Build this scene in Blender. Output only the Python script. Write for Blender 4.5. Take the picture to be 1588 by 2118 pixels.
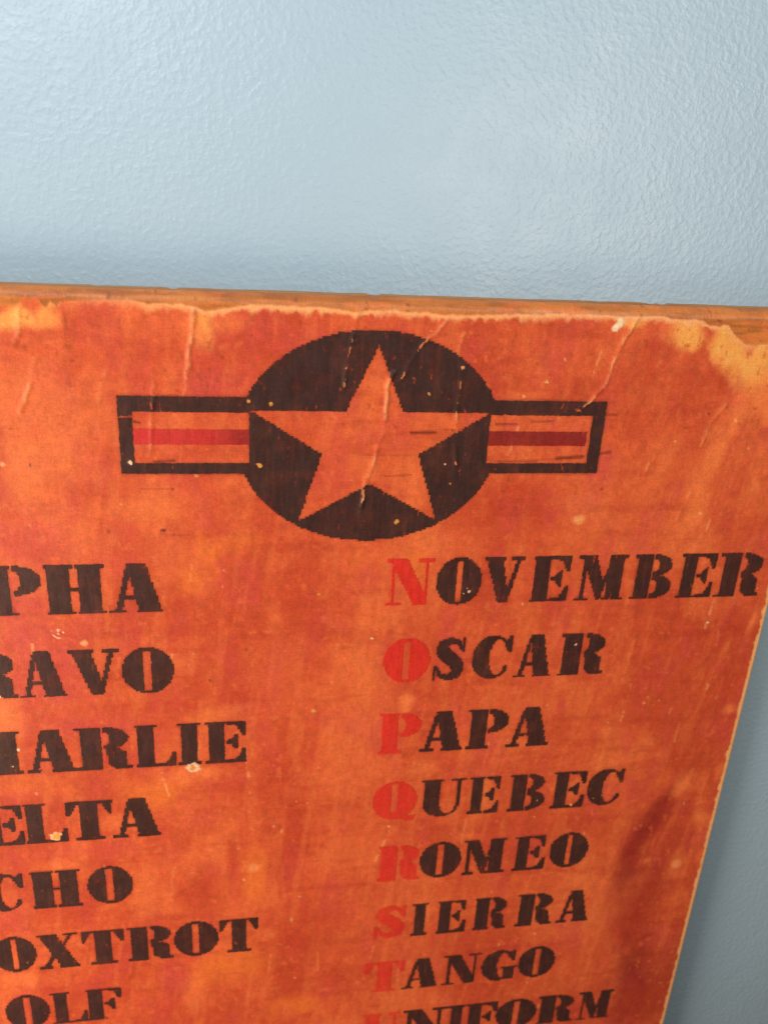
import bpy, math
import numpy as np
from mathutils import Matrix, Vector

# ---------------------------------------------------------------- camera, light, exposure
scene = bpy.context.scene
for o in list(bpy.data.objects):
    bpy.data.objects.remove(o, do_unlink=True)
coll = scene.collection

BOARD_H = 0.60          # metres
BASE_Z = 1.00           # underside of the sign
CAM_LOC = Vector((-0.04638, -0.30, BASE_Z + BOARD_H + 0.04236))
cam_d = bpy.data.cameras.new("camera")
cam_d.sensor_fit = 'VERTICAL'
cam_d.sensor_height = 24.0
cam_d.lens = 19.92
cam_d.clip_start = 0.01
cam_d.clip_end = 50.0
cam = bpy.data.objects.new("camera", cam_d)
coll.objects.link(cam)
fwd = Vector((0.16053, 0.91312, -0.37477)).normalized()
right = Vector((0.98699, -0.15194, 0.05258))
right = (right - fwd * right.dot(fwd)).normalized()
up = right.cross(fwd)
cam.matrix_world = Matrix(((right.x, up.x, -fwd.x, CAM_LOC.x),
                           (right.y, up.y, -fwd.y, CAM_LOC.y),
                           (right.z, up.z, -fwd.z, CAM_LOC.z),
                           (0, 0, 0, 1)))
cam_d.dof.use_dof = True
cam_d.dof.focus_distance = 0.325
cam_d.dof.aperture_fstop = 7.0
scene.camera = cam

world = bpy.data.worlds.new("World")
scene.world = world
world.use_nodes = True
bg = world.node_tree.nodes["Background"]
bg.inputs["Color"].default_value = (1.0, 0.90, 0.78, 1)      # warm light of the room
bg.inputs["Strength"].default_value = 0.02


def area(name, loc, target, sx, sy, power, col):
    d = bpy.data.lights.new(name, 'AREA')
    d.shape = 'RECTANGLE'
    d.size, d.size_y, d.energy, d.color = sx, sy, power, col
    o = bpy.data.objects.new(name, d)
    coll.objects.link(o)
    o.location = loc
    o.rotation_euler = (Vector(target) - Vector(loc)).to_track_quat('-Z', 'Y').to_euler()
    return o


area("window_light", (-0.80, -0.50, 1.40), (0.0, 0.0, 1.55), 0.45, 0.70, 3.6, (0.80, 0.95, 1.0))
area("low_lamp_light", (-0.58, -0.38, 1.20), (0.0, 0.0, 1.55), 0.40, 0.40, 4.7, (1.0, 0.70, 0.50))
area("ceiling_light", (-0.28, -0.36, 2.16), (0.0, 0.0, 1.60), 0.30, 0.30, 2.9, (0.94, 0.95, 1.0))
area("right_ceiling_light", (0.40, -0.75, 2.10), (0.1, 0.0, 1.65), 0.40, 0.40, 4.1, (1.0, 0.94, 0.87))
area("far_room_light", (0.70, -0.85, 1.95), (0.10, 0.0, 1.62), 0.50, 0.50, 0.6, (1.0, 0.93, 0.80))

scene.render.filter_size = 1.9
scene.view_settings.view_transform = 'Standard'
scene.view_settings.look = 'None'
scene.view_settings.exposure = 0.0
scene.view_settings.gamma = 1.0
scene.view_settings.use_curve_mapping = False

# ---------------------------------------------------------------- sizes (cm, u across from the sign's centre line, v down from its top)
W2, H = 18.0, 60.0       # half width, height
THICK = 1.9              # board thickness
R_TOP, R_SIDE = 0.45, 0.10
PIX = 0.080              # one printed dot
CAP, ROW0, ROW = 2.07, 12.17, 3.67

# lettering: text, row, and each letter's left and right edge
WORDS = [
    ('NOVEMBER', 0, [('N', 0.89, 2.83), ('O', 2.94, 4.81), ('V', 4.86, 6.59), ('E', 6.94, 8.57), ('M', 8.91, 11.05), ('B', 11.35, 13.15), ('E', 13.45, 15.04), ('R', 15.24, 17.31)]),
    ('OSCAR', 1, [('O', 0.98, 2.93), ('S', 3.04, 4.54), ('C', 4.76, 6.47), ('A', 6.68, 8.31), ('R', 8.67, 10.75)]),
    ('PAPA', 2, [('P', 0.95, 2.81), ('A', 2.79, 4.7), ('P', 4.89, 6.76), ('A', 6.74, 8.68)]),
    ('QUEBEC', 3, [('Q', 0.88, 2.86), ('U', 3.06, 5.11), ('E', 5.29, 6.76), ('B', 7.2, 8.95), ('E', 9.27, 10.9), ('C', 11.0, 12.73)]),
    ('ROMEO', 4, [('R', 1.25, 3.29), ('O', 3.28, 5.25), ('M', 5.37, 7.42), ('E', 7.86, 9.41), ('O', 9.64, 11.58)]),
    ('SIERRA', 5, [('S', 1.23, 2.9), ('I', 3.09, 3.93), ('E', 4.38, 5.81), ('R', 6.22, 7.93), ('R', 8.41, 10.29), ('A', 10.57, 12.21)]),
    ('TANGO', 6, [('T', 1.0, 2.94), ('A', 2.91, 4.74), ('N', 5.0, 6.92), ('G', 6.99, 8.86), ('O', 8.93, 10.88)]),
    ('UNIFORM', 7, [('U', 1.03, 2.96), ('N', 3.16, 5.4), ('I', 5.47, 6.43), ('F', 6.5, 8.16), ('O', 8.11, 10.32), ('R', 10.41, 12.45), ('M', 12.68, 14.53)]),
    ('ALPHA', 0, [('A', -17.75, -15.85), ('L', -15.8, -14.3), ('P', -14.24, -12.21), ('H', -12.12, -9.95), ('A', -9.8, -7.81)]),
    ('BRAVO', 1, [('B', -17.5, -15.5), ('R', -15.4, -13.49), ('A', -13.44, -11.7), ('V', -11.53, -9.61), ('O', -9.53, -7.54)]),
    ('CHARLIE', 2, [('C', -17.7, -16.0), ('H', -15.85, -13.7), ('A', -13.54, -11.64), ('R', -11.56, -9.39), ('L', -9.23, -7.59), ('I', -7.55, -6.56), ('E', -6.39, -4.71)]),
    ('DELTA', 3, [('D', -17.7, -15.75), ('E', -15.63, -13.98), ('L', -13.94, -12.23), ('T', -12.22, -10.36), ('A', -10.36, -8.42)]),
    ('ECHO', 4, [('E', -17.75, -16.2), ('C', -16.07, -14.34), ('H', -14.02, -11.94), ('O', -11.65, -9.73)]),
    ('FOXTROT', 5, [('F', -17.7, -16.1), ('O', -15.98, -14.17), ('X', -14.11, -12.31), ('T', -12.2, -10.31), ('R', -10.2, -8.15), ('O', -8.08, -6.09), ('T', -6.03, -4.23)]),
    ('GOLF', 6, [('G', -17.85, -16.2), ('O', -15.85, -13.92), ('L', -13.81, -12.26), ('F', -12.26, -10.64)]),
]
CREASES = [
     [(-6.3, 0.56), (-6.43, 1.55), (-6.57, 2.31), (-6.65, 3.25), (-6.8, 3.78)] ,
     [(-0.66, 0.43), (-0.79, 1.08), (-0.86, 1.5), (-1.01, 2.2), (-1.08, 3.17)] ,
     [(0.66, 2.61), (0.52, 3.14), (0.44, 4.05), (0.4, 4.98), (0.17, 5.83), (-0.04, 6.51), (-0.24, 7.09), (-0.29, 8.09)] ,
     [(2.54, 0.68), (2.05, 1.26), (1.63, 1.62), (1.31, 2.15), (1.0, 2.87)] ,
     [(3.54, 0.53), (3.2, 1.15), (3.0, 1.76), (3.18, 2.56), (3.18, 4.02), (3.31, 6.12)] ,
     [(9.78, 0.31), (9.36, 1.17), (9.05, 2.09), (8.86, 2.87), (8.32, 3.59), (7.81, 4.09)] ,
     [(-11.58, 2.36), (-11.81, 3.08), (-12.02, 3.67), (-12.25, 4.19)] ,
     [(-7.75, 2.84), (-7.79, 3.79), (-7.95, 5.03), (-8.14, 6.4)] ,
     [(-12.0, 0.73), (-12.08, 1.36), (-12.27, 2.01)] ,
     [(-9.29, 2.65), (-9.49, 3.21), (-9.66, 3.81)] ,
     [(13.96, 3.62), (13.43, 4.51), (13.27, 5.41)] ,
     [(13.18, 7.37), (12.88, 8.54)] ,
     [(11.17, 6.12), (11.01, 6.94)] ,
     [(-0.3, 7.69), (-0.21, 8.49), (-0.26, 9.11)] ,
]
BLOTCHES = [
     (-12.13, 0.97, 0.8, 0.5, 0, 'yel', 0.9) ,
     (-11.14, 0.94, 0.7, 0.5, 0, 'yel', 0.7) ,
     (-11.02, 0.46, 0.5, 0.25, 0, 'yel', 0.7) ,
     (-5.94, 1.07, 0.35, 0.8, 0, 'yel', 0.75) ,
     (-6.19, 1.38, 0.7, 0.7, 0, 'lit', 0.6) ,
     (-5.04, 0.98, 0.9, 0.5, 0, 'lit', 0.6) ,
     (9.6, 0.6, 0.5, 0.25, 0, 'yel', 0.8) ,
     (9.22, 0.55, 0.3, 0.25, 0, 'pale', 1) ,
     (11.79, 0.93, 1.0, 0.6, 25, 'yel', 1) ,
     (13.3, 1.08, 0.5, 1.0, 0, 'yel', 1) ,
     (14.86, 2.16, 1.9, 1.1, 35, 'yel', 1) ,
     (16.0, 3.5, 1.5, 1.2, 30, 'lit', 0.9) ,
     (14.64, 3.9, 0.9, 1.6, 25, 'lit', 0.6) ,
     (14.04, 5.92, 0.35, 2.2, 22, 'lit', 0.8) ,
     (13.63, 8.01, 0.4, 1.2, 22, 'lit', 0.7) ,
     (11.96, 5.92, 0.3, 1.8, 18, 'lit', 0.5) ,
     (15.98, 6.96, 0.8, 1.5, 20, 'lit', 0.35) ,
     (8.17, 7.75, 1.0, 0.8, 0, 'lit', 0.35) ,
     (8.58, 8.49, 0.2, 0.18, 0, 'pale', 0.5) ,
     (-6.08, 9.83, 0.5, 0.9, -20, 'amb', 0.5) ,
     (-6.74, 10.84, 0.5, 0.7, 0, 'amb', 0.55) ,
     (-5.16, 9.33, 0.9, 0.4, -20, 'amb', 0.45) ,
     (-8.3, 7.82, 1.3, 0.8, 0, 'lit', 0.5) ,
     (-10.93, 8.75, 1.2, 1.2, 0, 'lit', 0.4) ,
     (-12.55, 6.49, 0.8, 1.5, 0, 'lit', 0.5) ,
     (-11.2, 4.17, 2.2, 2.2, 0, 'lit', 0.5) ,
     (-11.6, 6.86, 1.6, 1.6, 0, 'lit', 0.35) ,
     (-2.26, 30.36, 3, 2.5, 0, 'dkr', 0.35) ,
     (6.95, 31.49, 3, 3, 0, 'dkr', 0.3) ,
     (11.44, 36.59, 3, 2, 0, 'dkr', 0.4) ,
     (-12.88, 13.17, 1.5, 2.2, 0, 'mag', 0.55) ,
     (-13.43, 11.69, 1.0, 1.5, 0, 'mag', 0.6) ,
     (-12.5, 9.31, 1.5, 1.0, 0, 'mag', 0.45) ,
     (-12.34, 14.94, 2, 1.2, 0, 'mag', 0.4) ,
     (-10.87, 17.31, 2.2, 0.6, 0, 'mag', 0.45) ,
     (-14.31, 16.64, 0.7, 1.3, 0, 'lit', 0.9) ,
     (-14.34, 18.51, 0.6, 1.0, 0, 'amb', 0.5) ,
     (-13.56, 20.03, 1.4, 0.7, 0, 'amb', 0.45) ,
     (-8.77, 20.89, 1.2, 0.9, 0, 'amb', 0.7) ,
     (-6.53, 20.04, 1.5, 0.5, 0, 'lit', 0.7) ,
     (-7.98, 18.94, 0.3, 0.7, 0, 'amb', 0.5) ,
     (-10.04, 22.35, 1.2, 0.6, 0, 'lit', 0.4) ,
     (-6.06, 17.11, 1.3, 0.5, -10, 'lit', 0.5) ,
     (-3.29, 14.67, 1.5, 2, 0, 'lit', 0.2) ,
     (-12.81, 24.5, 0.6, 0.6, 0, 'lit', 0.6) ,
     (-9.25, 26.55, 0.8, 2, 0, 'lit', 0.5) ,
     (-4.31, 25.91, 0.5, 1.8, 0, 'amb', 0.55) ,
     (-5.38, 24.67, 0.3, 1.5, 0, 'dkr', 0.5) ,
     (-6.71, 26.82, 0.9, 2.0, 0, 'dkr', 0.45) ,
     (-6.16, 31.76, 1.0, 0.9, 0, 'amb', 0.6) ,
     (-5.01, 31.28, 1.2, 0.9, 0, 'amb', 0.5) ,
     (-2.2, 34.62, 1.4, 0.8, 0, 'amb', 0.6) ,
     (-7.33, 33.22, 0.6, 1.2, 0, 'lit', 0.5) ,
     (-8.3, 31.8, 0.7, 1.2, 0, 'mag', 0.5) ,
     (-15.08, 31.2, 1.8, 0.5, 0, 'lit', 0.6) ,
     (-14.89, 27.35, 1.2, 1.2, 0, 'mag', 0.4) ,
     (-11.94, 23.77, 2, 0.5, 0, 'mag', 0.35) ,
     (-3.64, 29.57, 0.4, 0.5, 0, 'lit', 0.5) ,
     (-4.42, 25.47, 0.2, 0.2, 0, 'pale', 0.35) ,
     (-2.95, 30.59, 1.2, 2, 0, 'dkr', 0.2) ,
     (2.07, 10.62, 0.6, 1.3, 0, 'amb', 0.55) ,
     (2.07, 16.83, 0.3, 0.7, 0, 'lit', 0.8) ,
     (2.57, 9.36, 1.2, 0.7, 0, 'lit', 0.5) ,
     (5.8, 22.3, 0.5, 1.2, 0, 'lit', 0.5) ,
     (3.18, 20.47, 0.8, 0.5, 0, 'lit', 0.4) ,
     (-0.69, 21.52, 1.2, 1.5, 0, 'lit', 0.25) ,
     (1.64, 28.63, 0.7, 1, 0, 'lit', 0.4) ,
     (14.73, 24.47, 0.6, 2.3, 25, 'pur', 0.7) ,
     (14.06, 25.61, 0.9, 2.6, 12, 'pur', 0.5) ,
     (13.81, 27.12, 0.9, 2.4, 8, 'pur', 0.45) ,
     (15.16, 22.74, 0.35, 2, 30, 'pur', 0.45) ,
     (15.09, 30.8, 1.2, 2.6, 5, 'dkr', 0.6) ,
     (15.27, 34.96, 1.4, 3, 5, 'pur', 0.45) ,
     (16.81, 37.36, 1.5, 2, 0, 'dkr', 0.5) ,
     (15.71, 20.52, 1.2, 1.8, 15, 'dkr', 0.4) ,
     (14.95, 28.5, 1.8, 5, 10, 'pur', 0.32) ,
     (16.75, 35.52, 2, 4, 6, 'pur', 0.38) ,
     (15.37, 33.91, 0.9, 3, 8, 'pur', 0.3) ,
     (16.87, 16.83, 0.6, 2.2, 10, 'dkr', 0.4) ,
     (15.73, 13.76, 1.5, 2, 0, 'dkr', 0.2) ,
     (17.38, 13.58, 0.25, 0.6, 15, 'lit', 0.8) ,
     (17.34, 18.12, 0.35, 0.3, 0, 'lit', 0.7) ,
     (16.46, 27.29, 0.22, 0.25, 0, 'pale', 0.5) ,
     (14.79, 26.9, 0.25, 0.25, 30, 'lit', 0.6) ,
     (15.7, 22.35, 0.5, 0.7, 20, 'lit', 0.6) ,
     (17.24, 24.38, 0.45, 0.6, 10, 'lit', 0.7) ,
     (16.56, 27.39, 0.6, 0.9, 0, 'lit', 0.4) ,
     (16.41, 14.77, 0.2, 0.7, 15, 'lit', 0.6) ,
     (17.64, 21.49, 0.25, 0.5, 10, 'lit', 0.5) ,
     (4.96, 2.35, 0.9, 1.2, 0, 'dkr', 0.3) ,
     (3.75, 3.09, 1, 1.0, 0, 'dkr', 0.35) ,
     (10.47, 2.25, 1.4, 1.6, 0, 'dkr', 0.4) ,
     (6.64, 0.89, 1.5, 0.5, 0, 'dkr', 0.35) ,
     (-8.0, 2.08, 2.2, 0.7, 0, 'dkr', 0.3) ,
     (-9.99, 0.99, 1.2, 0.6, 0, 'dkr', 0.3) ,
     (-10.53, 1.89, 0.3, 0.25, 0, 'brn', 0.7) ,
     (-10.53, 1.0, 0.12, 0.45, 0, 'brn', 0.7) ,
     (-11.9, 1.97, 0.12, 0.15, 0, 'brn', 0.6) ,
     (-5.91, 3.24, 1.2, 0.6, 0, 'mag', 0.35) ,
     (7.97, 12.33, 1.5, 1, 0, 'dkr', 0.15) ,
     (-3.67, 20.76, 2, 2.5, 0, 'dkr', 0.25) ,
     (-2.14, 13.13, 1.2, 2.5, 0, 'dkr', 0.12) ,
     (8.52, 3.4, 2, 0.8, 0, 'dkr', 0.25) ,
     (9.34, 6.12, 0.5, 1.2, 10, 'mag', 0.45) ,
     (9.19, 4.54, 0.3, 0.6, 0, 'mag', 0.5) ,
]
PAPER_TOP = [(-13.44, 0.58), (-12.55, 0.62), (-12.1, 0.63), (-11.85, 0.44), (-11.72, 0.22), (-11.63, 0.43), (-11.39, 0.33), (-11.11, 0.61), (-10.94, 0.41), (-10.76, 0.6), (-10.63, 0.4), (-9.78, 0.33), (-8.54, 0.31), (-7.92, 0.38), (-6.65, 0.38), (-6.25, 0.45), (-5.93, 0.58), (-5.52, 0.54), (-4.71, 0.39), (-3.72, 0.32), (-2.73, 0.36), (-1.38, 0.39), (-0.78, 0.5), (-0.19, 0.4), (1.37, 0.42), (2.61, 0.49), (3.32, 0.49), (3.67, 0.44), (5.29, 0.4), (6.75, 0.36), (8.43, 0.35), (9.75, 0.36), (11.09, 0.36), (11.68, 0.4), (12.28, 0.45), (12.8, 0.62), (13.07, 0.65), (13.21, 0.5), (13.44, 0.57), (13.66, 0.89), (14.24, 1.28), (14.66, 1.34), (15.05, 1.26), (15.67, 1.32), (16.52, 1.41)]
FLECKS = [
     (-8.71, 6.05, 0.1, 'wht') ,
     (-4.1, 6.18, 0.12, 'gld') ,
     (1.15, 8.47, 0.13, 'gld') ,
     (2.08, 3.39, 0.08, 'gld') ,
     (-6.92, 19.71, 0.22, 'ring') ,
     (-12.71, 22.9, 0.24, 'gld2') ,
     (-11.81, 13.04, 0.2, 'cluster') ,
     (-10.86, 13.47, 0.15, 'pale') ,
     (-1.86, 17.1, 0.12, 'gld') ,
     (8.59, 8.55, 0.13, 'gld') ,
     (4.19, 11.59, 0.18, 'cluster') ,
     (15.25, 13.43, 0.08, 'wht') ,
     (9.32, 14.32, 0.06, 'wht') ,
     (0.45, 13.68, 0.06, 'wht') ,
     (6.53, 2.87, 0.07, 'pale') ,
     (7.13, 2.0, 0.07, 'pale') ,
     (5.71, 3.44, 0.07, 'pale') ,
     (-3.71, 3.83, 0.1, 'gld') ,
     (-4.48, 3.75, 0.1, 'gld') ,
     (3.22, 2.38, 0.09, 'pale') ,
     (2.89, 6.12, 0.06, 'wht') ,
     (3.15, 6.91, 0.06, 'gld') ,
     (11.79, 22.62, 0.05, 'wht') ,
     (11.42, 18.49, 0.05, 'wht') ,
     (-2.31, 27.44, 0.06, 'pale') ,
     (-14.59, 30.04, 0.05, 'wht') ,
     (9.04, 0.65, 0.22, 'wht') ,
     (8.88, 0.83, 0.15, 'wht') ,
     (-12.14, 6.16, 0.05, 'drk') ,
     (-7.68, 8.74, 0.11, 'drk') ,
     (-7.26, 7.1, 0.06, 'drk') ,
     (-9.65, 8.77, 0.1, 'brn') ,
     (-7.3, 8.9, 0.05, 'drk') ,
     (9.35, 7.18, 0.08, 'brn') ,
     (13.32, 4.02, 0.06, 'drk') ,
     (12.42, 4.61, 0.05, 'brn') ,
     (3.06, 4.78, 0.06, 'brn') ,
     (14.52, 4.3, 0.06, 'pale') ,
     (6.7, 12.29, 0.06, 'pale') ,
     (-13.07, 6.12, 0.1, 'pale') ,
     (-1.79, 11.6, 0.04, 'pale') ,
     (8.63, 22.66, 0.05, 'pale') ,
     (10.34, 23.08, 0.1, 'pale') ,
     (11.37, 22.73, 0.05, 'wht') ,
     (1.71, 23.63, 0.08, 'pale') ,
     (8.63, 23.66, 0.05, 'pale') ,
     (6.62, 25.81, 0.05, 'pale') ,
     (6.83, 19.13, 0.05, 'pale') ,
     (-13.76, 18.31, 0.09, 'wht') ,
     (-14.07, 19.13, 0.07, 'wht') ,
     (-14.21, 15.74, 0.08, 'wht') ,
     (-4.86, 26.14, 0.08, 'pale') ,
]
SMEARS = [
     (1.49, 4.84, 3.52, 4.7, 0.03, 0.3) ,
     (1.49, 4.88, 2.42, 4.87, 0.06, 0.8) ,
     (0.58, 6.61, 1.6, 6.55, 0.05, 0.4) ,
     (-0.3, 5.74, 1.55, 5.77, 0.04, 0.25) ,
     (4.73, 4.52, 5.55, 4.51, 0.06, 0.6) ,
     (6.11, 4.41, 6.95, 4.38, 0.06, 0.5) ,
     (7.31, 5.88, 8.39, 5.8, 0.08, 0.75) ,
     (4.99, 6.02, 8.4, 5.88, 0.05, 0.3) ,
     (9.02, 4.12, 9.52, 4.11, 0.06, 0.5) ,
     (9.07, 5.68, 9.5, 5.62, 0.08, 0.6) ,
     (-8.43, 7.07, -7.23, 7.08, 0.04, 0.3) ,
     (-7.83, 8.89, -6.59, 8.97, 0.04, 0.3) ,
     (4.79, 6.02, 6.54, 6.02, 0.04, 0.3) ,
     (-8.49, 4.53, -8.3, 4.57, 0.06, 0.8) ,
     (-7.87, 6.03, -7.18, 5.98, 0.07, 0.7) ,
]
SCRATCHES = [(-9.04, 4.38, -8.58, 4.36, 0.05), (-4.47, 4.14, -3.97, 4.15, 0.04), (-7.93, 3.79, -7.89, 4.05, 0.04), (-7.6, 3.82, -7.58, 4.14, 0.03), (7.54, 6.08, 7.64, 6.42, 0.03), (7.82, 3.9, 8.02, 3.97, 0.05)]

# ---------------------------------------------------------------- helpers
def lin(c):
    c = np.asarray(c, float) / 255.0
    return np.where(c <= 0.04045, c / 12.92, ((c + 0.055) / 1.055) ** 2.4)


PAL = {k: lin(v) for k, v in dict(
    base=(214, 90, 50), lit=(240, 122, 64), yel=(255, 168, 82), pale=(255, 172, 108), mag=(205, 72, 66),
    dkr=(182, 58, 36), pur=(142, 36, 34), brn=(168, 70, 32), amb=(232, 116, 48), wood=(214, 126, 58), wood2=(176, 100, 46),
    wht=(255, 226, 180), gld=(226, 160, 70), drk=(96, 36, 26), ink=(58, 40, 36), red=(216, 42, 36),
    str_l=(200, 50, 48), str_r=(122, 34, 34)).items()}


def smooth(a, b, x):
    t = np.clip((x - a) / (b - a), 0, 1)
    return t * t * (3 - 2 * t)


def vnoise(x, y, seed):
    rng = np.random.RandomState(seed)
    n = 256
    g = rng.rand(n, n)
    xi, yi = np.floor(x).astype(int), np.floor(y).astype(int)
    fx, fy = x - xi, y - yi
    fx, fy = fx * fx * (3 - 2 * fx), fy * fy * (3 - 2 * fy)
    a, b = g[yi % n, xi % n], g[yi % n, (xi + 1) % n]
    c, d = g[(yi + 1) % n, xi % n], g[(yi + 1) % n, (xi + 1) % n]
    return (a * (1 - fx) + b * fx) * (1 - fy) + (c * (1 - fx) + d * fx) * fy


def fbm(u, v, sx, sy, octaves, seed):
    s, amp, tot = 0.0, 1.0, 0.0
    for i in range(octaves):
        s = s + amp * vnoise(u / sx * 2 ** i + 31.7 * i, v / sy * 2 ** i + 17.3 * i, seed + i)
        tot += amp
        amp *= 0.55
    return s / tot


def seg_dist(u, v, a, b):
    ax, ay = a
    dx, dy = b[0] - ax, b[1] - ay
    t = np.clip(((u - ax) * dx + (v - ay) * dy) / (dx * dx + dy * dy + 1e-9), 0, 1)
    return np.hypot(u - ax - t * dx, v - ay - t * dy)


def mix(col, tgt, m):
    return col + (tgt - col) * np.asarray(m)[..., None]


def new_obj(name, verts, faces, mat, parent=None, cols=None, smooth_shade=False):
    me = bpy.data.meshes.new(name)
    verts = np.asarray(verts, np.float32)
    faces = np.asarray(faces, np.int32)
    me.vertices.add(len(verts))
    me.vertices.foreach_set("co", verts.ravel())
    k = faces.shape[1]
    me.loops.add(faces.size)
    me.loops.foreach_set("vertex_index", faces.ravel())
    me.polygons.add(len(faces))
    me.polygons.foreach_set("loop_start", np.arange(0, faces.size, k, dtype=np.int32))
    if smooth_shade:
        me.polygons.foreach_set("use_smooth", np.ones(len(faces), bool))
    me.update(calc_edges=True)
    if cols is not None:
        at = me.color_attributes.new("pigment", 'FLOAT_COLOR', 'POINT')
        at.data.foreach_set("color", np.c_[cols, np.ones(len(cols))].astype(np.float32).ravel())
    me.materials.append(mat)
    o = bpy.data.objects.new(name, me)
    coll.objects.link(o)
    if parent:
        o.parent = parent
    return o


def loc3(u, y, v):
    """cm on the sign -> metres in the sign's own frame (origin at its foot)"""
    u, y, v = np.broadcast_arrays(u, y, v)
    return np.stack([u * 0.01, y * 0.01, (H - v) * 0.01], -1)


# ---------------------------------------------------------------- materials
def material(name):
    m = bpy.data.materials.new(name)
    m.use_nodes = True
    nt = m.node_tree
    return m, nt, nt.nodes["Principled BSDF"], nt.nodes.new, nt.links.new


def noise(nt, vec, scale, detail=2.0, rough=0.5):
    n = nt.nodes.new("ShaderNodeTexNoise")
    n.inputs["Scale"].default_value = scale
    n.inputs["Detail"].default_value = detail
    n.inputs["Roughness"].default_value = rough
    nt.links.new(vec, n.inputs["Vector"])
    return n


def stretched(nt, scale):
    tc = nt.nodes.new("ShaderNodeTexCoord")
    mp = nt.nodes.new("ShaderNodeMapping")
    mp.inputs["Scale"].default_value = scale
    nt.links.new(tc.outputs["Object"], mp.inputs["Vector"])
    return mp.outputs["Vector"]


def bump(nt, height, strength, dist, normal=None):
    b = nt.nodes.new("ShaderNodeBump")
    b.inputs["Strength"].default_value = strength
    b.inputs["Distance"].default_value = dist
    nt.links.new(height, b.inputs["Height"])
    if normal is not None:
        nt.links.new(normal, b.inputs["Normal"])
    return b.outputs["Normal"]


def maprange(nt, x, a, b, c, d):
    n = nt.nodes.new("ShaderNodeMapRange")
    for i, val in enumerate((a, b, c, d)):
        n.inputs[i + 1].default_value = val
    nt.links.new(x, n.inputs[0])
    return n.outputs[0]


# painted wall: pale blue eggshell over a roller stipple
wall_mat, nt, bs, N, L = material("blue_wall_paint")
v = stretched(nt, (1, 1, 1))
c = noise(nt, v, 9.0, 3)
ramp = N("ShaderNodeValToRGB")
ramp.color_ramp.elements[0].position = 0.3
ramp.color_ramp.elements[1].position = 0.7
ramp.color_ramp.elements[0].color = (0.405, 0.540, 0.620, 1)
ramp.color_ramp.elements[1].color = (0.425, 0.555, 0.635, 1)
L(c.outputs["Fac"], ramp.inputs["Fac"])
L(ramp.outputs["Color"], bs.inputs["Base Color"])
r_n = noise(nt, v, 60.0, 2)
L(maprange(nt, r_n.outputs["Fac"], 0.3, 0.7, 0.36, 0.46), bs.inputs["Roughness"])
bs.inputs["Specular IOR Level"].default_value = 0.5
n1 = noise(nt, v, 430.0, 2.0, 0.5)
n2 = noise(nt, v, 95.0, 2.0, 0.5)
n3 = noise(nt, v, 900.0, 1.0, 0.5)
p1 = maprange(nt, n1.outputs["Fac"], 0.42, 0.72, 0, 1)
nm = bump(nt, n2.outputs["Fac"], 0.35, 0.0005)
nm = bump(nt, p1, 0.45, 0.00026, nm)
nm = bump(nt, n3.outputs["Fac"], 0.25, 0.0002, nm)
L(nm, bs.inputs["Normal"])

# varnished print
paper_mat, nt, bs, N, L = material("varnished_print")
at = N("ShaderNodeAttribute")
at.attribute_name = "pigment"
weave_v = noise(nt, stretched(nt, (2200, 300, 160)), 1.0, 2)
weave_h = noise(nt, stretched(nt, (260, 300, 1900)), 1.0, 2)
add = N("ShaderNodeMath")
add.operation = 'ADD'
L(weave_v.outputs["Fac"], add.inputs[0])
L(weave_h.outputs["Fac"], add.inputs[1])
f = maprange(nt, add.outputs[0], 0.6, 1.4, 0.90, 1.10)
grain = noise(nt, stretched(nt, (1, 1, 1)), 1500.0, 3, 0.65)
gm = N("ShaderNodeMath")
gm.operation = 'MULTIPLY'
L(f, gm.inputs[0])
L(maprange(nt, grain.outputs["Fac"], 0.3, 0.7, 0.84, 1.16), gm.inputs[1])
f = gm.outputs[0]
mul = N("ShaderNodeVectorMath")
mul.operation = 'SCALE'
L(at.outputs["Color"], mul.inputs[0])
L(f, mul.inputs["Scale"])
L(mul.outputs["Vector"], bs.inputs["Base Color"])
g = noise(nt, stretched(nt, (1, 1, 1)), 120.0, 3)
L(maprange(nt, g.outputs["Fac"], 0.3, 0.7, 0.38, 0.52), bs.inputs["Roughness"])
bs.inputs["Specular IOR Level"].default_value = 0.35
g2 = noise(nt, stretched(nt, (1, 1, 1)), 220.0, 3)
nm = bump(nt, g2.outputs["Fac"], 0.35, 0.0004)
nm = bump(nt, add.outputs[0], 0.25, 0.0001, nm)
L(nm, bs.inputs["Normal"])

# ink: the same weave, a little glossier
ink_mat = paper_mat.copy()
ink_mat.name = "printing_ink"
ib = ink_mat.node_tree.nodes["Principled BSDF"]
ib.inputs["Specular IOR Level"].default_value = 0.3

# plywood edge
ply_mats = []
for i, (ca, cb) in enumerate((((0.47, 0.215, 0.055), (0.33, 0.135, 0.034)), ((0.35, 0.155, 0.048), (0.20, 0.080, 0.024)))):
    m, nt, bs, N, L = material("plywood_edge_%d" % i)
    s = noise(nt, stretched(nt, (28, 900, 900)), 1.0, 4, 0.6)
    rp = N("ShaderNodeValToRGB")
    rp.color_ramp.elements[0].position = 0.33
    rp.color_ramp.elements[1].position = 0.62
    rp.color_ramp.elements[0].color = (*cb, 1)
    rp.color_ramp.elements[1].color = (*ca, 1)
    L(s.outputs["Fac"], rp.inputs["Fac"])
    L(rp.outputs["Color"], bs.inputs["Base Color"])
    bs.inputs["Roughness"].default_value = 0.55
    L(bump(nt, s.outputs["Fac"], 0.5, 0.0004), bs.inputs["Normal"])
    ply_mats.append(m)

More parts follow.
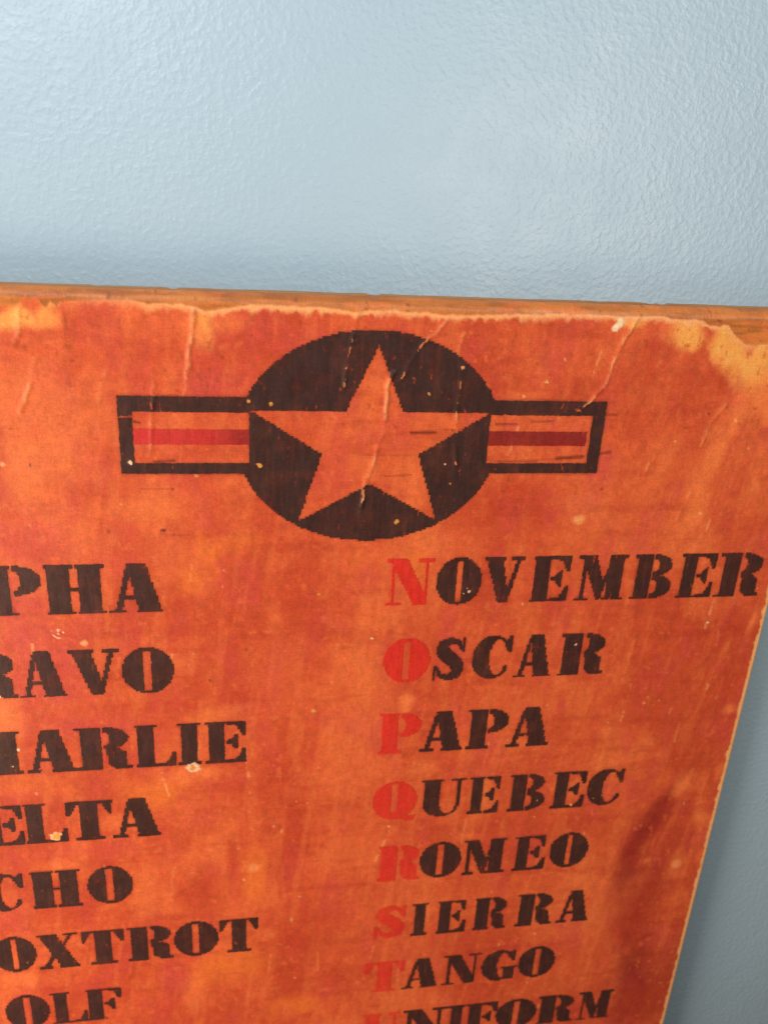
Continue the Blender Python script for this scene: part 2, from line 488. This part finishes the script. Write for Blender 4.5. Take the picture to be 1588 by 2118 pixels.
# ---------------------------------------------------------------- wall
def box(name, x0, x1, y0, y1, z0, z1, mat, parent=None):
    vs = [(x, y, z) for z in (z0, z1) for y in (y0, y1) for x in (x0, x1)]
    fs = [(0, 2, 3, 1), (4, 5, 7, 6), (0, 1, 5, 4), (1, 3, 7, 5), (3, 2, 6, 7), (2, 0, 4, 6)]
    return new_obj(name, vs, fs, mat, parent)


wall = box("wall", -2.0, 2.0, THICK * 0.01 - 0.0004, 0.12, 0.0, 2.6, wall_mat)
wall["kind"] = "structure"

# ---------------------------------------------------------------- the sign
sign = bpy.data.objects.new("alphabet_sign", None)
coll.objects.link(sign)
sign.location = (0, 0, BASE_Z)
sign.empty_display_size = 0.1
sign["label"] = "worn orange plywood sign with black stencil words and a star emblem on blue wall"
sign["category"] = "sign"

# backing board: veneers glued one behind the other, seen along the top edge
board = box("backing_board", -(W2 - 0.6) * 0.01, (W2 - 0.6) * 0.01, 0.0012, 0.0046, 0.006, 0.594, ply_mats[0], sign)
edges = [0.44, 0.80, 1.16, 1.53, THICK]
for i in range(4):
    y0, y1 = edges[i], edges[i + 1] - (0.05 if i < 3 else 0)
    n = 240
    us = np.linspace(-W2, W2, n)
    rng_v = 0.02 + 0.045 * fbm(us, us * 0 + 3.1 * i, 1.4, 1.0, 4, 60 + i) + (0.03 if i % 2 else 0.0)
    rng_v += 0.05 * smooth(0.66, 0.78, fbm(us, us * 0 + 9, 0.8, 1, 3, 80 + i))
    if i == 3:
        rng_v += 0.09                                                   # the rear veneer is lowered so its groove adds a shadow line at the wall
    inset = 0.03
    ux = np.clip(us, -W2 + inset, W2 - inset)
    rows = [loc3(ux, y0, H - inset + us * 0), loc3(ux, y0, rng_v + 0.015), loc3(ux, y0 + 0.03, rng_v),
            loc3(ux, y1 - 0.03, rng_v), loc3(ux, y1, rng_v + 0.015), loc3(ux, y1, H - inset + us * 0)]
    vs = np.concatenate(rows)
    fs = [(r * n + k, r * n + k + 1, ((r + 1) % 6) * n + k + 1, ((r + 1) % 6) * n + k) for r in range(6) for k in range(n - 1)]
    o = new_obj("veneer", vs, np.array(fs)[:, ::-1], ply_mats[i % 2], board)
    caps = [[r * n for r in range(6)], [r * n + n - 1 for r in range(6)][::-1]]
    # close the two ends
    me = o.data
    import bmesh
    bm = bmesh.new()
    bm.from_mesh(me)
    bm.verts.ensure_lookup_table()
    for cp in caps:
        bm.faces.new([bm.verts[k] for k in cp])
    bmesh.ops.recalc_face_normals(bm, faces=bm.faces)
    bm.to_mesh(me)
    bm.free()
glue = box("glue_line", -(W2 - 0.1) * 0.01, (W2 - 0.1) * 0.01, 0.0046, 0.0186, 0.001, 0.5982, ply_mats[1], board)

# ---- emblem
ECV, ERX, ERY = 5.17, 4.95, 4.08
STAR = [(0.12, 1.62), (1.14, 4.06), (4.50, 4.08), (1.84, 5.74), (2.69, 8.44), (0.02, 6.92), (-2.69, 8.44), (-1.84, 5.74), (-4.46, 4.08), (-1.00, 4.06)]


def in_poly(u, v, poly):
    r = np.zeros(np.shape(u), bool)
    n = len(poly)
    for i in range(n):
        x0, y0 = poly[i]
        x1, y1 = poly[(i + 1) % n]
        if y0 == y1:
            continue
        r ^= ((y0 > v) != (y1 > v)) & (u < (x1 - x0) * (v - y0) / (y1 - y0) + x0)
    return r


def disc(u, v):
    e = (u / ERX) ** 2 + ((v - ECV) / ERY) ** 2 < 1
    slot = (np.abs(u) > 4.52) & (v > 3.6) & (v < 6.5)
    return e & ~in_poly(u, v, STAR) & ~slot



def bar(u, v, s):
    x = u * s
    return (x > 4.52) & (x < 9.05) & (v > 3.58) & (v < 6.50) & ~((x < 8.55) & (v > 4.13) & (v < 6.07))


def stripe(u, v, s):
    x = u * s
    return (x > 4.52) & (x < (8.58 if s < 0 else 8.38)) & (v > 4.82) & (v < 5.36)


# ---- stencil lettering: each glyph a test in its unit box, x right, y up
def rect(x, y, *rs):
    r = np.zeros(np.shape(x), bool)
    for (a, b, c, d) in rs:
        r |= (x >= a) & (x <= c) & (y >= b) & (y <= d)
    return r


def ell(x, y, cx, cy, rx, ry):
    return ((x - cx) / rx) ** 2 + ((y - cy) / ry) ** 2 <= 1


def serif(x, y, a, b, lo=True, hi=True):
    r = np.zeros(np.shape(x), bool)
    if lo:
        r |= rect(x, y, (a, 0, b, 0.055))
    if hi:
        r |= rect(x, y, (a, 0.945, b, 1))
    return r


P_ = in_poly
TOP_ARM = [(.52, 1), (.98, 1), (.98, .66), (.91, .66), (.78, .90), (.52, .945)]
MID_ARM = [(.52, .47), (.62, .46), (.74, .33), (.80, .33), (.80, .69), (.74, .69), (.62, .56), (.52, .55)]
LOW_ARM = [(.52, 0), (1.0, 0), (1.0, .35), (.93, .35), (.80, .10), (.52, .055)]


def stem(x, y, a=.08, b=.45):
    return rect(x, y, (a, 0, b, 1))


def g_A(x, y):
    return P_(x, y, [(.35, 1), (.70, 1), (.98, 0), (.56, 0)]) | P_(x, y, [(.33, .92), (.42, .92), (.22, .03), (.11, .03)]) \
        | rect(x, y, (.24, .27, .62, .34), (0, 0, .32, .055), (.50, 0, 1.0, .055))


def bowl(x, y, cy, ry, rx):
    return ell(x, y, .50, cy, rx, ry) & (x > .51)


def g_B(x, y):
    b = (bowl(x, y, .755, .245, .44) & ~ell(x, y, .53, .755, .10, .15)) | (bowl(x, y, .27, .27, .50) & ~ell(x, y, .53, .27, .12, .16))
    return stem(x, y) | serif(x, y, 0, .46) | b


def g_C(x, y):
    b = ell(x, y, .52, .5, .52, .51) & ~ell(x, y, .66, .5, .22, .43) & ~((x > .66) & (y > .30) & (y < .72)) & ~(x > .93)
    return b | P_(x, y, [(.80, .82), (.93, 1), (1.0, 1), (1.0, .62), (.92, .62)])


def g_D(x, y):
    return stem(x, y, .08, .43) | serif(x, y, 0, .46) | (ell(x, y, .46, .5, .53, .5) & (x > .50) & ~ell(x, y, .46, .5, .17, .43))


def g_E(x, y):
    return stem(x, y) | serif(x, y, 0, .50) | P_(x, y, TOP_ARM) | P_(x, y, MID_ARM) | P_(x, y, LOW_ARM)


def g_F(x, y):
    return stem(x, y) | serif(x, y, 0, .50) | rect(x, y, (0, 0, .58, .055)) | P_(x, y, TOP_ARM) | P_(x, y, MID_ARM)


def g_G(x, y):
    b = ell(x, y, .50, .5, .50, .51) & ~ell(x, y, .60, .5, .17, .43) & ~((x > .60) & (y > .36) & (y < .74)) & ~(x > .88)
    return b | rect(x, y, (.64, .03, .92, .42), (.56, .40, 1.0, .455)) | P_(x, y, [(.74, .84), (.86, 1), (.92, 1), (.92, .64), (.85, .64)])


def g_H(x, y):
    return rect(x, y, (.06, 0, .42, 1), (.58, 0, .94, 1), (.42, .47, .58, .54)) | serif(x, y, 0, .48) | serif(x, y, .52, 1)


def g_I(x, y):
    return rect(x, y, (.18, 0, .82, 1)) | serif(x, y, 0, 1)


def g_L(x, y):
    return stem(x, y) | serif(x, y, 0, .54) | P_(x, y, LOW_ARM)


def g_M(x, y):
    return rect(x, y, (.09, 0, .16, 1), (.63, 0, .92, 1), (0, 0, .27, .055), (.56, 0, 1, .055), (0, .945, .2, 1), (.7, .945, 1, 1)) \
        | P_(x, y, [(.06, 1), (.34, 1), (.58, .30), (.50, 0), (.45, 0)]) | P_(x, y, [(.46, 0), (.52, 0), (.74, 1), (.66, 1)])


def g_N(x, y):
    return rect(x, y, (.10, 0, .18, 1), (.80, .02, .87, 1), (0, 0, .32, .055), (0, .945, .3, 1), (.66, .945, 1, 1)) \
        | P_(x, y, [(.05, 1), (.42, 1), (.87, .12), (.87, 0), (.60, 0), (.10, .92)])


def g_O(x, y):
    return ell(x, y, .5, .5, .5, .515) & ~rect(x, y, (.42, .055, .57, .945))


def g_P(x, y):
    return stem(x, y) | serif(x, y, 0, .46, hi=True, lo=False) | rect(x, y, (0, 0, .56, .055)) | (bowl(x, y, .70, .30, .50) & ~ell(x, y, .53, .70, .11, .19))


def g_Q(x, y):
    return (ell(x, y, .5, .5, .5, .515) & ~rect(x, y, (.42, .10, .56, .945))) | P_(x, y, [(.40, .16), (.60, .20), (.82, .05), (1.0, .10), (.98, -.03), (.78, -.07), (.55, .06)])


def g_R(x, y):
    return stem(x, y) | serif(x, y, 0, .46) | (bowl(x, y, .74, .26, .46) & ~ell(x, y, .53, .74, .09, .16)) \
        | P_(x, y, [(.52, .50), (.76, .50), (.90, .40), (.92, .07), (1.0, .06), (1.0, 0), (.72, 0), (.58, .10), (.54, .44)])


S_PTS = [(.84, .72), (.72, .90), (.50, .93), (.28, .82), (.26, .70), (.42, .57), (.62, .46), (.76, .32), (.72, .16), (.48, .06), (.26, .12), (.13, .30)]
S_WID = [.04, .06, .09, .14, .17, .19, .19, .17, .14, .08, .06, .04]


def g_S(x, y):
    r = np.zeros(np.shape(x), bool)
    for (p, q, w, w2) in zip(S_PTS[:-1], S_PTS[1:], S_WID[:-1], S_WID[1:]):
        for t in np.linspace(0, 1, 7):
            r |= ell(x, y, p[0] + (q[0] - p[0]) * t, p[1] + (q[1] - p[1]) * t, (w + (w2 - w) * t), (w + (w2 - w) * t) * .85)
    return (r & (y <= 1) & (y >= 0)) | rect(x, y, (.84, .64, .92, 1), (.05, 0, .13, .36))


def g_T(x, y):
    return rect(x, y, (.31, 0, .69, 1), (.18, 0, .82, .055), (0, .935, 1, 1)) | P_(x, y, [(0, 1), (0, .64), (.07, .64), (.24, .95)]) \
        | P_(x, y, [(1, 1), (1, .64), (.93, .64), (.76, .95)])


def g_U(x, y):
    return rect(x, y, (.07, .3, .43, 1), (.80, .3, .87, 1)) | serif(x, y, 0, .50, lo=False) | serif(x, y, .66, 1, lo=False) \
        | (ell(x, y, .47, .30, .40, .31) & (y <= .31) & ~ell(x, y, .615, .33, .185, .27))


def g_V(x, y):
    return P_(x, y, [(.05, 1), (.44, 1), (.66, .12), (.60, 0), (.42, 0)]) | P_(x, y, [(.82, 1), (.91, 1), (.64, 0), (.54, 0)]) \
        | serif(x, y, 0, .50, lo=False) | serif(x, y, .68, 1, lo=False)


def g_X(x, y):
    return P_(x, y, [(.05, 1), (.46, 1), (.97, 0), (.56, 0)]) | P_(x, y, [(.80, 1), (.90, 1), (.58, .52), (.48, .44)]) \
        | P_(x, y, [(.10, 0), (.22, 0), (.50, .46), (.42, .52)]) | serif(x, y, 0, .5, lo=False) | serif(x, y, .66, 1, lo=False) \
        | serif(x, y, 0, .34, hi=False) | serif(x, y, .5, 1, hi=False)


def letter_test(ch, u0, u1, base):
    gfun = globals()["g_" + ch]
    return lambda u, v: gfun((u - u0) / (u1 - u0), (base - v) / CAP)


# every printed shape: test, box, red or not
PRINTS = [(disc, -5.1, 5.1, 0.9, 9.4, False)]
for s in (-1, 1):
    lo, hi = (-9.2, -4.4) if s < 0 else (4.4, 9.2)
    PRINTS.append((lambda u, v, s=s: bar(u, v, s), lo, hi, 3.4, 6.7, False))
    PRINTS.append((lambda u, v, s=s: stripe(u, v, s), lo, hi, 4.6, 5.6, True))
for text, row, letters in WORDS:
    for k, (ch, u0, u1) in enumerate(letters):
        base = ROW0 + ROW * row
        PRINTS.append((letter_test(ch, u0, u1, base), u0 - .2, u1 + .2, base - CAP - .2, base + .25, k == 0))

# ---- the sheet: a fine grid, every crease and torn edge is relief, every stain a pigment
GU = np.concatenate([[-W2], np.linspace(-W2, -W2 + R_SIDE, 5), np.arange(-W2 + R_SIDE + 0.06, W2 - R_SIDE - 0.01, 0.06),
                     np.linspace(W2 - R_SIDE, W2, 6), [W2]])
GV = np.concatenate([np.linspace(0, 0.9, 24), np.arange(0.96, 39.0, 0.06), np.arange(39.2, H - 0.3, 0.4), np.linspace(H - 0.2, H, 4), [H]])
U, V = np.meshgrid(GU, GV)


def bevel(d, r):
    t = np.clip(1 - d / r, 0, 1)
    return r * (1 - np.sqrt(1 - t * t + 1e-9))


ragged = np.array(PAPER_TOP)
edge_v = np.interp(U, ragged[:, 0], ragged[:, 1]) + 0.16 * (fbm(U, V, 0.30, 0.5, 4, 5) - 0.5)
paper = smooth(-0.04, 0.06, V - edge_v)                                  # 1 where the print still covers the wood
side_gap = 0.19 + 0.22 * np.clip(fbm(U, V, 0.5, 0.45, 4, 12) - 0.42, 0, 1) + 0.11 * (fbm(U, V, 0.2, 0.14, 3, 15) - 0.35)
d_side = W2 - np.abs(U)
paper_r = smooth(-0.03, 0.03, d_side - side_gap)
paper *= paper_r

crest = np.zeros_like(U)
crease_h = np.zeros_like(U)
jit_u = U + 0.16 * (fbm(U, V, 0.5, 0.5, 4, 21) - 0.5)
jit_v = V + 0.10 * (fbm(U, V, 0.5, 0.5, 4, 25) - 0.5)
crease_amp = 0.3 + 1.0 * smooth(0.3, 0.65, fbm(U, V, 0.5, 0.7, 3, 29))
for k, line in enumerate(CREASES):
    d = np.full_like(U, 9.0)
    for a, b in zip(line[:-1], line[1:]):
        d = np.minimum(d, seg_dist(jit_u, jit_v, a, b))
    s = (1.0, 0.8, 1.2, 0.7, 0.8, 1.0, 0.7, 0.5, 0.6, 0.5, 0.6, 0.5, 0.5, 0.4)[k]
    crease_h = np.maximum(crease_h, s * crease_amp * np.exp(-(d / 0.075) ** 2))
    crest = np.maximum(crest, s * crease_amp * np.exp(-(d / 0.05) ** 2))

height = 0.046 * crease_h + 0.012 * paper
height += 0.030 * (fbm(U, V, 2.2, 2.6, 4, 40) - 0.5) + 0.010 * (fbm(U, V, 0.35, 0.5, 3, 45) - 0.5)
depth = bevel(V, R_TOP) + bevel(d_side, R_SIDE)
fall = smooth(0.0, 0.5, V) * smooth(0, 0.1, d_side)
surf = depth - height * (0.35 + 0.65 * fall)
surf[:, 0] = surf[:, -1] = 0.5                                           # skirt back to the veneers
surf[0, :] = np.maximum(surf[0, :], 0.46)
surf[-1, :] = 0.5

# pigment
n_big = fbm(U, V, 3.2, 4.2, 5, 100)
n_mid = fbm(U, V, 0.9, 1.6, 5, 110)
n_sml = fbm(U, V, 0.22, 0.35, 4, 120)
n_str = fbm(U + 0.12 * V, V, 0.35, 3.5, 4, 130)
col = np.broadcast_to(PAL['base'], U.shape + (3,)).copy()
col = mix(col, PAL['lit'], 0.35 * smooth(0.48, 0.72, n_big))
col = mix(col, PAL['dkr'], 0.40 * smooth(0.52, 0.30, n_big))
col = mix(col, PAL['lit'], 0.30 * smooth(0.52, 0.74, n_mid))
col = mix(col, PAL['mag'], 0.36 * smooth(0.48, 0.28, n_mid))
col = mix(col, PAL['dkr'], 0.30 * smooth(0.52, 0.70, fbm(U, V, 2.6, 0.5, 4, 135)))
col = mix(col, PAL['lit'], 0.24 * smooth(0.52, 0.72, n_str))
wob = 0.55 * (fbm(U, V, 0.5, 0.6, 5, 140) - 0.5) + 0.8 * (fbm(U, V, 1.5, 1.8, 4, 150) - 0.5)
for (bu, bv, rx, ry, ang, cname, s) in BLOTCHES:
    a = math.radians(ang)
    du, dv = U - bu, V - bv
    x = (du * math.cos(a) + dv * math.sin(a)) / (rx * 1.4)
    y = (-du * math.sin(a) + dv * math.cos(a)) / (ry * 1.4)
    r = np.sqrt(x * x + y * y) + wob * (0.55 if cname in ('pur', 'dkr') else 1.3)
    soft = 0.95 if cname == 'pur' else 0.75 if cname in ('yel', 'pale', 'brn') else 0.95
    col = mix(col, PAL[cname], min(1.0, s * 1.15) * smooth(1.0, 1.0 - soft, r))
col *= (1 + 0.22 * (n_sml - 0.5) + 0.24 * (fbm(U, V, 0.13, 0.15, 2, 160) - 0.5))[..., None]
col = mix(col, PAL['lit'], 0.35 * smooth(0.70, 0.82, fbm(U, V, 0.30, 0.34, 3, 170)))
col = mix(col, PAL['brn'], 0.55 * smooth(0.76, 0.86, fbm(U, V, 0.16, 0.2, 2, 180)) * smooth(9, 3, V))
# hairline scratches and small chips, mostly along the grain
rs = np.random.RandomState(7)


def window(a0, a1, b0, b1):
    i0, i1 = np.searchsorted(GU, (a0, a1))
    j0, j1 = np.searchsorted(GV, (b0, b1))
    return slice(j0, max(j1, j0 + 1)), slice(i0, max(i1, i0 + 1))


for k in range(150):
    cu, cv = rs.uniform(-17.5, 17.5), rs.uniform(1.0, 40.0)
    ln, tilt = 0.2 + rs.rand() ** 2 * 2.2, rs.normal(-0.10, 0.10)
    w = window(cu - 0.6, cu + 0.6, cv - ln, cv + ln)
    d = seg_dist(U[w] + 0.10 * (n_mid[w] - 0.5), V[w], (cu - tilt * ln / 2, cv - ln / 2), (cu + tilt * ln / 2, cv + ln / 2))
    tone = ('lit', 'pale', 'dkr', 'brn')[k % 4]
    col[w] = mix(col[w], PAL[tone], rs.uniform(0.25, 0.6) * smooth(0.075, 0.02, d) * smooth(0.35, 0.6, fbm(U[w], V[w], 0.15, 0.25, 2, 400)))
for k in range(170):
    cu, cv, r = rs.uniform(-17.5, 17.5), rs.uniform(0.9, 40.0), 0.03 + 0.07 * rs.rand() ** 3
    w = window(cu - 0.4, cu + 0.4, cv - 0.4, cv + 0.4)
    d = np.hypot(U[w] - cu, V[w] - cv) / r + 0.9 * (n_sml[w] - 0.5)
    col[w] = mix(col[w], PAL[('pale', 'lit', 'brn', 'pale', 'drk')[k % 5]], rs.uniform(0.3, 0.8) * smooth(1.2, 0.5, d))
for (a0, a1, b0, b1, w, s) in SMEARS:
    d = seg_dist(U + 0.03 * (n_sml - 0.5), V, (a0, a1), (b0, b1))
    col = mix(col, PAL['drk'], s * smooth(w * 1.3, w * 0.3, d))
# ink that has crept a little way into the paper round every print
bleed = [np.zeros_like(U), np.zeros_like(U)]
for (test, a0, a1, b0, b1, is_red) in PRINTS:
    i0, i1 = np.searchsorted(GU, (a0, a1))
    j0, j1 = np.searchsorted(GV, (b0, b1))
    sl = (slice(max(j0, 0), j1), slice(max(i0, 0), i1))
    bl = bleed[int(is_red)]
    bl[sl] = np.maximum(bl[sl], test(U[sl], V[sl]).astype(float))
for bl, tone, s in ((bleed[0], PAL['drk'], 0.75), (bleed[1], PAL['red'], 0.6)):
    for _ in range(2):
        bl[1:-1] = (bl[:-2] + bl[1:-1] + bl[2:]) / 3
        bl[:, 1:-1] = (bl[:, :-2] + bl[:, 1:-1] + bl[:, 2:]) / 3
    col = mix(col, tone, s * smooth(0.02, 0.75, bl) * (0.55 + 0.9 * (n_sml - 0.3)).clip(0, 1))
# pale torn fringe beneath the ragged top edge and along the right edge
fr = smooth(0.26 + 0.55 * (fbm(U, V, 0.22, 0.9, 4, 185) - 0.45), 0.04, V - edge_v) * smooth(9.0, 2.0, np.abs(U - 3) - 6)
col = mix(col, PAL['pale'], np.clip(1.0 * fr * (0.5 + 1.2 * fbm(U, V, 0.25, 0.3, 4, 190)), 0, 1))
col = mix(col, PAL['pale'], np.clip(0.55 * crest * smooth(0.35, 0.6, fbm(U, V, 0.2, 0.3, 3, 195)), 0, 0.85))
bare = np.broadcast_to(PAL['wood'], col.shape).copy()
bare = mix(bare, PAL['wood2'], 0.6 * smooth(0.42, 0.64, fbm(U, V, 1.6, 0.12, 4, 200)) + 0.4 * smooth(0.40, 0.62, fbm(U, V, 1.1, 0.7, 4, 205)))
bare = mix(bare, PAL['lit'], 0.4 * smooth(0.55, 0.7, fbm(U, V, 0.8, 0.25, 4, 210)))
bare = mix(bare, PAL['drk'], 0.45 * smooth(0.74, 0.84, fbm(U, V, 0.16, 0.22, 3, 220)))
bare = mix(bare, PAL['pale'], smooth(0.6, 0.45, d_side) * smooth(0.7, 1.2, V))
col = mix(bare, col, paper)
ink_off = np.zeros_like(U)                                              # where flecks have lifted the ink
for (fu, fv, r, kind) in FLECKS:
    d = np.hypot(U - fu, V - fv) / r + 1.1 * (fbm(U, V, 0.12, 0.12, 3, 230) - 0.5)
    if kind == 'ring':
        m = smooth(0.45, 0.15, np.abs(d - 0.9))
        col = mix(col, PAL['gld'], 0.55 * smooth(1.0, 0.7, d))
        col = mix(col, PAL['wht'], 0.6 * m)
        height_f = m
    elif kind == 'cluster':
        m = smooth(1.4, 0.9, d) * smooth(0.58, 0.70, fbm(U, V, 0.09, 0.09, 2, 240))
        col = mix(col, PAL['wht'], 0.8 * m)
    elif kind == 'gld2':
        m = smooth(1.0, 0.75, d)
        col = mix(col, PAL['yel'], 0.9 * m)
        col = mix(col, PAL['wht'], 0.6 * smooth(1.0, 0.8, d) * smooth(0.6, 0.85, d))
    else:
        m = smooth(1.0, 0.6, d)
        col = mix(col, PAL[kind], 0.85 * m)
    if kind not in ('drk', 'brn'):
        surf -= 0.012 * m
        ink_off = np.maximum(ink_off, m)
for (a0, a1, b0, b1, w) in SCRATCHES:
    ink_off = np.maximum(ink_off, smooth(w * 1.4, w * 0.6, seg_dist(U, V + 0.03 * (n_sml - 0.5), (a0, a1), (b0, b1))))
col = np.clip(col, 0.003, 0.92)

nv, nu = U.shape
idx = np.arange(nu * nv).reshape(nv, nu)
quads = np.stack([idx[:-1, :-1], idx[1:, :-1], idx[1:, 1:], idx[:-1, 1:]], -1).reshape(-1, 4)
sheet = new_obj("printed_sheet", loc3(U, surf, V).reshape(-1, 3), quads, paper_mat, sign, col.reshape(-1, 3), True)
sheet["label"] = "stained orange printed sheet with creases and a torn top edge"


def sample(field, u, v):
    i = np.clip(np.searchsorted(GU, u) - 1, 0, nu - 2)
    j = np.clip(np.searchsorted(GV, v) - 1, 0, nv - 2)
    fx = np.clip((u - GU[i]) / np.maximum(GU[i + 1] - GU[i], 1e-9), 0, 1)
    fy = np.clip((v - GV[j]) / np.maximum(GV[j + 1] - GV[j], 1e-9), 0, 1)
    if field.ndim == 3:
        fx, fy = fx[..., None], fy[..., None]
    return (field[j, i] * (1 - fx) + field[j, i + 1] * fx) * (1 - fy) + (field[j + 1, i] * (1 - fx) + field[j + 1, i + 1] * fx) * fy


SUB = 2


def ink_mesh(name, inside, u0, u1, v0, v1, colour, opacity, parent, wear=0.0, tint=None):
    """the printed dots for which inside(u, v) holds, as one layer lying on the sheet"""
    cu = np.arange(math.floor(u0 / PIX), math.ceil(u1 / PIX) + 1)
    cv = np.arange(math.floor(v0 / PIX), math.ceil(v1 / PIX) + 1)
    A, B = np.meshgrid(cu, cv)
    m = inside((A + 0.5) * PIX, (B + 0.5) * PIX)
    a, b = A[m], B[m]
    if len(a) == 0:
        return None
    s = PIX / SUB
    uu, vv = [], []
    for p in range(SUB):
        for q in range(SUB):
            uu.append(a * PIX + p * s)
            vv.append(b * PIX + q * s)
    uu, vv = np.concatenate(uu), np.concatenate(vv)
    cx, cy = uu + s / 2, vv + s / 2
    off = sample(ink_off, cx, cy)
    cr = sample(crest, cx, cy) * smooth(0.42, 0.62, fbm(cx, cy, 0.2, 0.3, 3, 195))
    lost = fbm(cx, cy, 0.14, 0.30, 3, 330)
    keep = (off < 0.45) & (cr < 0.38) & (lost < 0.86 - wear)
    uu, vv, cx, cy, lost = uu[keep], vv[keep], cx[keep], cy[keep], lost[keep]
    # unify corners on the half-dot lattice so that the layer is one welded surface
    iu, iv = np.rint(uu / s).astype(int), np.rint(vv / s).astype(int)
    ku = np.concatenate([iu, iu, iu + 1, iu + 1])
    kv = np.concatenate([iv, iv + 1, iv + 1, iv])
    key = ku.astype(np.int64) * 100003 + kv
    uq, first, inv = np.unique(key, return_index=True, return_inverse=True)
    pu, pv = ku[first] * s, kv[first] * s
    # printer's spread: dots do not end on a ruler
    pu = pu + 0.030 * (fbm(pu, pv, 0.11, 0.11, 2, 300) - 0.5) * 2
    pv = pv + 0.022 * (fbm(pu, pv, 0.11, 0.11, 2, 310) - 0.5) * 2
    py = sample(surf, pu, pv) - 0.013
    k = len(iu)
    faces = inv.reshape(4, k).T
    under = sample(col, pu, pv)
    c = np.broadcast_to(colour, under.shape) * (0.75 + 0.5 * fbm(pu, pv, 0.10, 0.8, 3, 320))[..., None]
    if tint is not None:
        c = tint(c, pu, pv)
    streak = smooth(0.50, 0.78, fbm(pu, pv, 0.12, 1.1, 4, 340))
    op = opacity * (1 - 0.07 * streak) * (1 - 0.25 * smooth(0.76 - wear, 0.88 - wear, fbm(pu, pv, 0.14, 0.30, 3, 330)))
    op = op * (1 - 0.07 * smooth(0.48, 0.72, fbm(pu, pv, 0.55, 0.6, 3, 350)))
    c = mix(under, c, np.clip(op, 0, 1))
    return new_obj(name, loc3(pu, py, pv), faces, ink_mat, parent, np.clip(c, 0.003, 0.9), True)


# ---- emblem
emblem = bpy.data.objects.new("star_emblem", None)
coll.objects.link(emblem)
emblem.parent = sign
emblem["label"] = "black disc with a five-pointed star between two framed bars"
ink_mesh("disc", disc, -5.1, 5.1, 0.9, 9.4, PAL['ink'], 0.97, emblem, 0.03)
for s in (-1, 1):
    lo, hi = (-9.2, -4.4) if s < 0 else (4.4, 9.2)
    ink_mesh("bar_frame", lambda u, v: bar(u, v, s), lo, hi, 3.4, 6.7, PAL['ink'], 0.96, emblem, 0.05)

    def tint(c, u, v):
        if s < 0:
            return mix(c, PAL['str_r'], 0.8 * smooth(-6.3, -4.6, u))
        return c
    o = ink_mesh("stripe", lambda u, v: stripe(u, v, s), lo, hi, 4.6, 5.6, PAL['str_l'] if s < 0 else PAL['str_r'], 0.85, emblem, 0.0, tint)
    o["label"] = "red stripe inside the bar" if s < 0 else "dull dark red stripe inside the bar"

# ---- words
for text, row, letters in WORDS:
    wo = bpy.data.objects.new("word", None)
    coll.objects.link(wo)
    wo.parent = sign
    wo["label"] = "stencilled word %s with a red first letter" % text
    base = ROW0 + ROW * row
    for k, (ch, u0, u1) in enumerate(letters):
        first = k == 0
        ink_mesh("letter", letter_test(ch, u0, u1, base), u0 - .1, u1 + .1, base - CAP - .15, base + .2,
                 PAL['red'] if first else PAL['ink'], 0.84 - 0.055 * row if first else 0.95, wo, 0.0 if first else 0.03)
